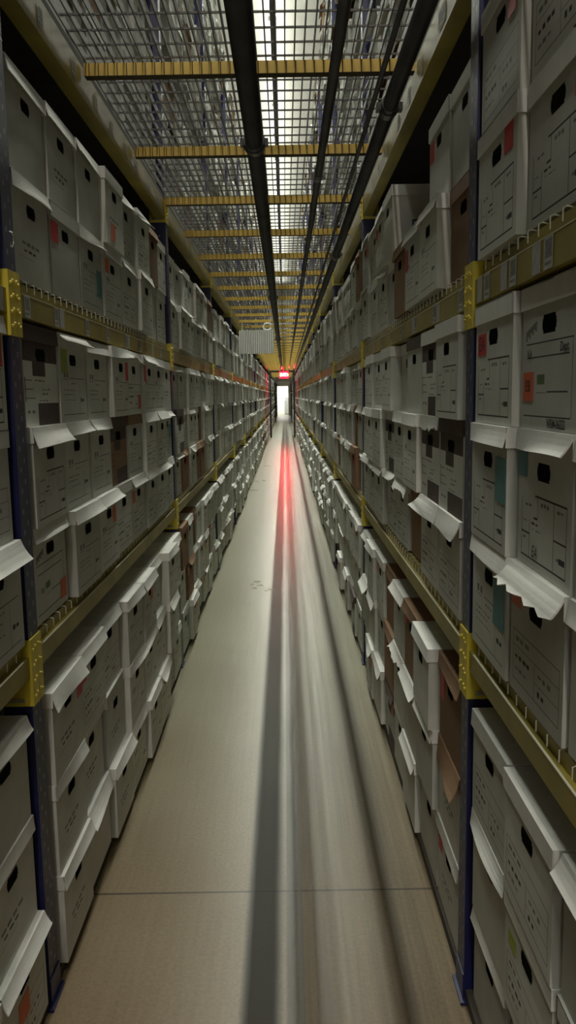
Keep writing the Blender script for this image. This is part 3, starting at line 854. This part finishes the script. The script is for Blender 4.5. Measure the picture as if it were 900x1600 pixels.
# ------------------------------------------------------------------ portal frame and exit sign
PY = 30.8
o = thing('portal_frame', 'dark steel portal frame across the aisle behind the exit sign', 'frame', (0, PY, 0))
for x0, x1 in ((XL + .055, XL + .12), (XR - .12, XR - .055)):
    mb = MB(); mb.box(x0, x1, 0, .10, 0, 2.42); link('portal_post', mb.mesh('portal_post', DARK), o)
mb = MB(); mb.box(XL + .055, XR - .055, 0, .10, 2.42, 2.49); link('portal_header', mb.mesh('portal_header', DARK), o)
o = thing('exit_sign', 'glowing red exit sign hanging over the aisle at the dark portal', 'exit sign', (-.02, 30.2, 2.31))
mb = MB(); mb.box(-.17, .17, 0, .06, -.13, .13, 0); link('sign_housing', mb.mesh('sign_housing', EXITRED), o)
mb = MB(); mb.tube([(-.02, .03, .13), (-.02, .03, .262)], .012, 8); link('sign_stem', mb.mesh('sign_stem', EXITRED), o)
t = text_mesh('EXIT', .135, EXITHOT, .80, 0, .006); lt = link('sign_lettering', t, o, (-.025, -.003, 0))
mb = MB(); mb.v = [(.098, -.003, -.05), (.135, -.003, 0), (.098, -.003, .05), (.118, -.003, .05), (.158, -.003, 0), (.118, -.003, -.05)]
mb.f = [(0, 5, 4, 1), (1, 4, 3, 2)]; mb.m = [0, 0]; link('sign_arrow', mb.mesh('sign_arrow', EXITHOT), o)
def area(name, loc, rot, sx, sy, power, col):
    d = bpy.data.lights.new(name, 'AREA'); d.shape = 'RECTANGLE'; d.size = sx; d.size_y = sy; d.energy = power; d.color = col
    o = bpy.data.objects.new(name, d); COL.objects.link(o); o.location = loc; o.rotation_euler = rot; return o
area('exit_sign_glow', (-.02, 30.15, 2.28), (math.radians(-100), 0, 0), .26, .18, 20, (1, .01, .03)).rotation_euler = (math.radians(-82), 0, 0)

# ------------------------------------------------------------------ setting
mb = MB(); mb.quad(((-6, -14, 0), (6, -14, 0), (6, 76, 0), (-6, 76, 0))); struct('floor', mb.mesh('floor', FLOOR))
mb = MB(); mb.box(-3.5, 3.5, -14, 76, 10.0, 10.1); struct('ceiling', mb.mesh('ceiling', OFFWHITE))
mb = MB(); mb.box(-1.75, -1.7, -14, 66, 0, 10); struct('light_block_left', mb.mesh('light_block_left', DARK))  # added dark backing, stops light leaking in behind the left rack
mb = MB(); mb.box(1.5, 1.55, -14, 66, 0, 10); struct('light_block_right', mb.mesh('light_block_right', DARK))  # same added backing against light leaks, right rack
mb = MB(); mb.box(-1.75, 1.55, -14, -13.9, 0, 10); struct('wall_near', mb.mesh('wall_near', DARK))
DX0, DX1, DZ = -.61, .27, 2.32
mb = MB(); mb.box(-1.75, DX0, ZEND, ZEND + .15, 0, 10); mb.box(DX1, 1.55, ZEND, ZEND + .15, 0, 10); mb.box(DX0, DX1, ZEND, ZEND + .15, DZ, 10)
struct('wall_far', mb.mesh('wall_far', OFFWHITE))
mb = MB(); f = .05
mb.box(DX0 - f, DX0, ZEND - .02, ZEND - .001, 0, DZ + f); mb.box(DX1, DX1 + f, ZEND - .02, ZEND - .001, 0, DZ + f); mb.box(DX0, DX1, ZEND - .02, ZEND - .001, DZ, DZ + f)
struct('trim_1', mb.mesh('trim', OFFWHITE))
mb = MB(); mb.box(XL, XR, 47, ZEND - .01, 2.64, 2.7); struct('ceiling_far', mb.mesh('ceiling_far', CEILB))
mb = MB(); mb.box(-2.5, 2.5, 72, 72.1, 0, 3); mb.box(-2.6, -2.5, ZEND + .15, 72.1, 0, 3); mb.box(2.5, 2.6, ZEND + .15, 72.1, 0, 3); mb.box(-2.6, 2.6, ZEND + .15, 72.1, 3, 3.1)
struct('wall_lit_room', mb.mesh('wall_lit_room', OFFWHITE))
o = thing('cabinet', 'grey cabinet standing in the lit room beyond the doorway', 'cabinet', (.17, 69.5, 0))
mb = MB(); mb.box(-.22, .22, 0, .5, .05, 1.15); link('cabinet_body', mb.mesh('cabinet_body', GREYCAB), o)
mb = MB(); mb.box(-.2, .2, .02, .48, 0, .05); link('plinth', mb.mesh('plinth', DARK), o)
mb = MB(); mb.box(-.16, .12, .1, .4, 1.15, 1.42); link('cabinet_top_unit', mb.mesh('cabinet_top_unit', GREYCAB), o)

# ------------------------------------------------------------------ light
COLD = (.97, 1.0, .84)
def fixtures():
    mb = MB(); mb.box(-.09, .09, 0, 2.3, .04, .12); [mb.box(-.006, .006, q, q + .012, .12, .602) for q in (.3, 2.0)]; hm = mb.mesh('light_housing', WHITE)
    tm = MB(); tm.tube([(-.03, .03, .02), (-.03, 2.27, .02)], .013, 8); tube_m = tm.mesh('light_tube', emit('tube_glow', (1, .97, .9), 14.0), True)
    for k in range(22):
        y = 3 + k * 2.6
        o = thing('pendant_strip_light', f'{ORD[k + 1]} fluorescent strip light in the line high above the grating', 'light', (LIGHT_X, y, LIGHT_Z), 0, 'strip lights high above the grating')
        link('light_housing', hm, o); link('light_tube', tube_m, o)
fixtures()
area('strip_light_far', (LIGHT_X, 34.0, LIGHT_Z - .02), (0, 0, 0), .10, 58, 3550, COLD)
area('ceiling_fill_up', (LIGHT_X, 34.0, LIGHT_Z + .17), (math.pi, 0, 0), .16, 58, 330, COLD)  # added lamp that brightens the ceiling, not part of the fixtures
for xs_, pw_ in ((-1.05, 1050), (.9, 230)): area('box_front_fill', (xs_, 22.0, 9.3), (0, 0, 0), .9, 60, pw_, COLD)  # added broad fill lamps to brighten the box fronts
area('strip_light_near', (LIGHT_X, -7.5, LIGHT_Z - .02), (0, 0, 0), .10, 12, 400, (1.0, .9, .76))
area('rear_fill_light', (-.1, -9.5, 2.4), (math.radians(88), 0, 0), 1.0, .6, 28, (1, .96, .86))  # added fill lamp behind the camera for faces turned towards it
area('lit_room_light', (0, 69, 2.95), (0, 0, 0), 3.5, 4, 300, (1, .98, .92))
w = bpy.data.worlds.new('world'); scene.world = w; w.use_nodes = True
w.node_tree.nodes['Background'].inputs[0].default_value = (.5, .52, .5, 1); w.node_tree.nodes['Background'].inputs[1].default_value = .004

# ------------------------------------------------------------------ camera
FPX, PIT, YAW, ROL, HC = 1275.2, .1414, .0015, .0162, 1.55
cy, sy = math.cos(YAW), math.sin(YAW); cp, sp = math.cos(PIT), math.sin(PIT); cr, sr = math.cos(ROL), math.sin(ROL)
right = Vector((cy, -sy, 0)); fwd = Vector((cp * sy, cp * cy, -sp)); up = Vector((sp * sy, sp * cy, cp)); down = -up
ax = right * cr + down * sr; ay = -(right * -sr + down * cr); az = -fwd
cam = bpy.data.cameras.new('camera'); cam.sensor_fit = 'VERTICAL'; cam.sensor_height = 36.0; cam.lens = 36.0 * FPX / 1600; cam.clip_start = .05; cam.clip_end = 200
co = bpy.data.objects.new('camera', cam); COL.objects.link(co)
M = Matrix((ax, ay, az)).transposed().to_4x4(); M.translation = Vector((0, 0, HC)); co.matrix_world = M
scene.camera = co

scene.view_settings.view_transform = 'Standard'; scene.view_settings.look = 'None'; scene.view_settings.exposure = 0.0; scene.view_settings.gamma = 1.1
scene.cycles.use_denoising = True
scene.cycles.max_bounces = 7; scene.cycles.diffuse_bounces = 5; scene.cycles.glossy_bounces = 3
scene.cycles.sample_clamp_indirect = 6.0
print('boxes', NBOX)
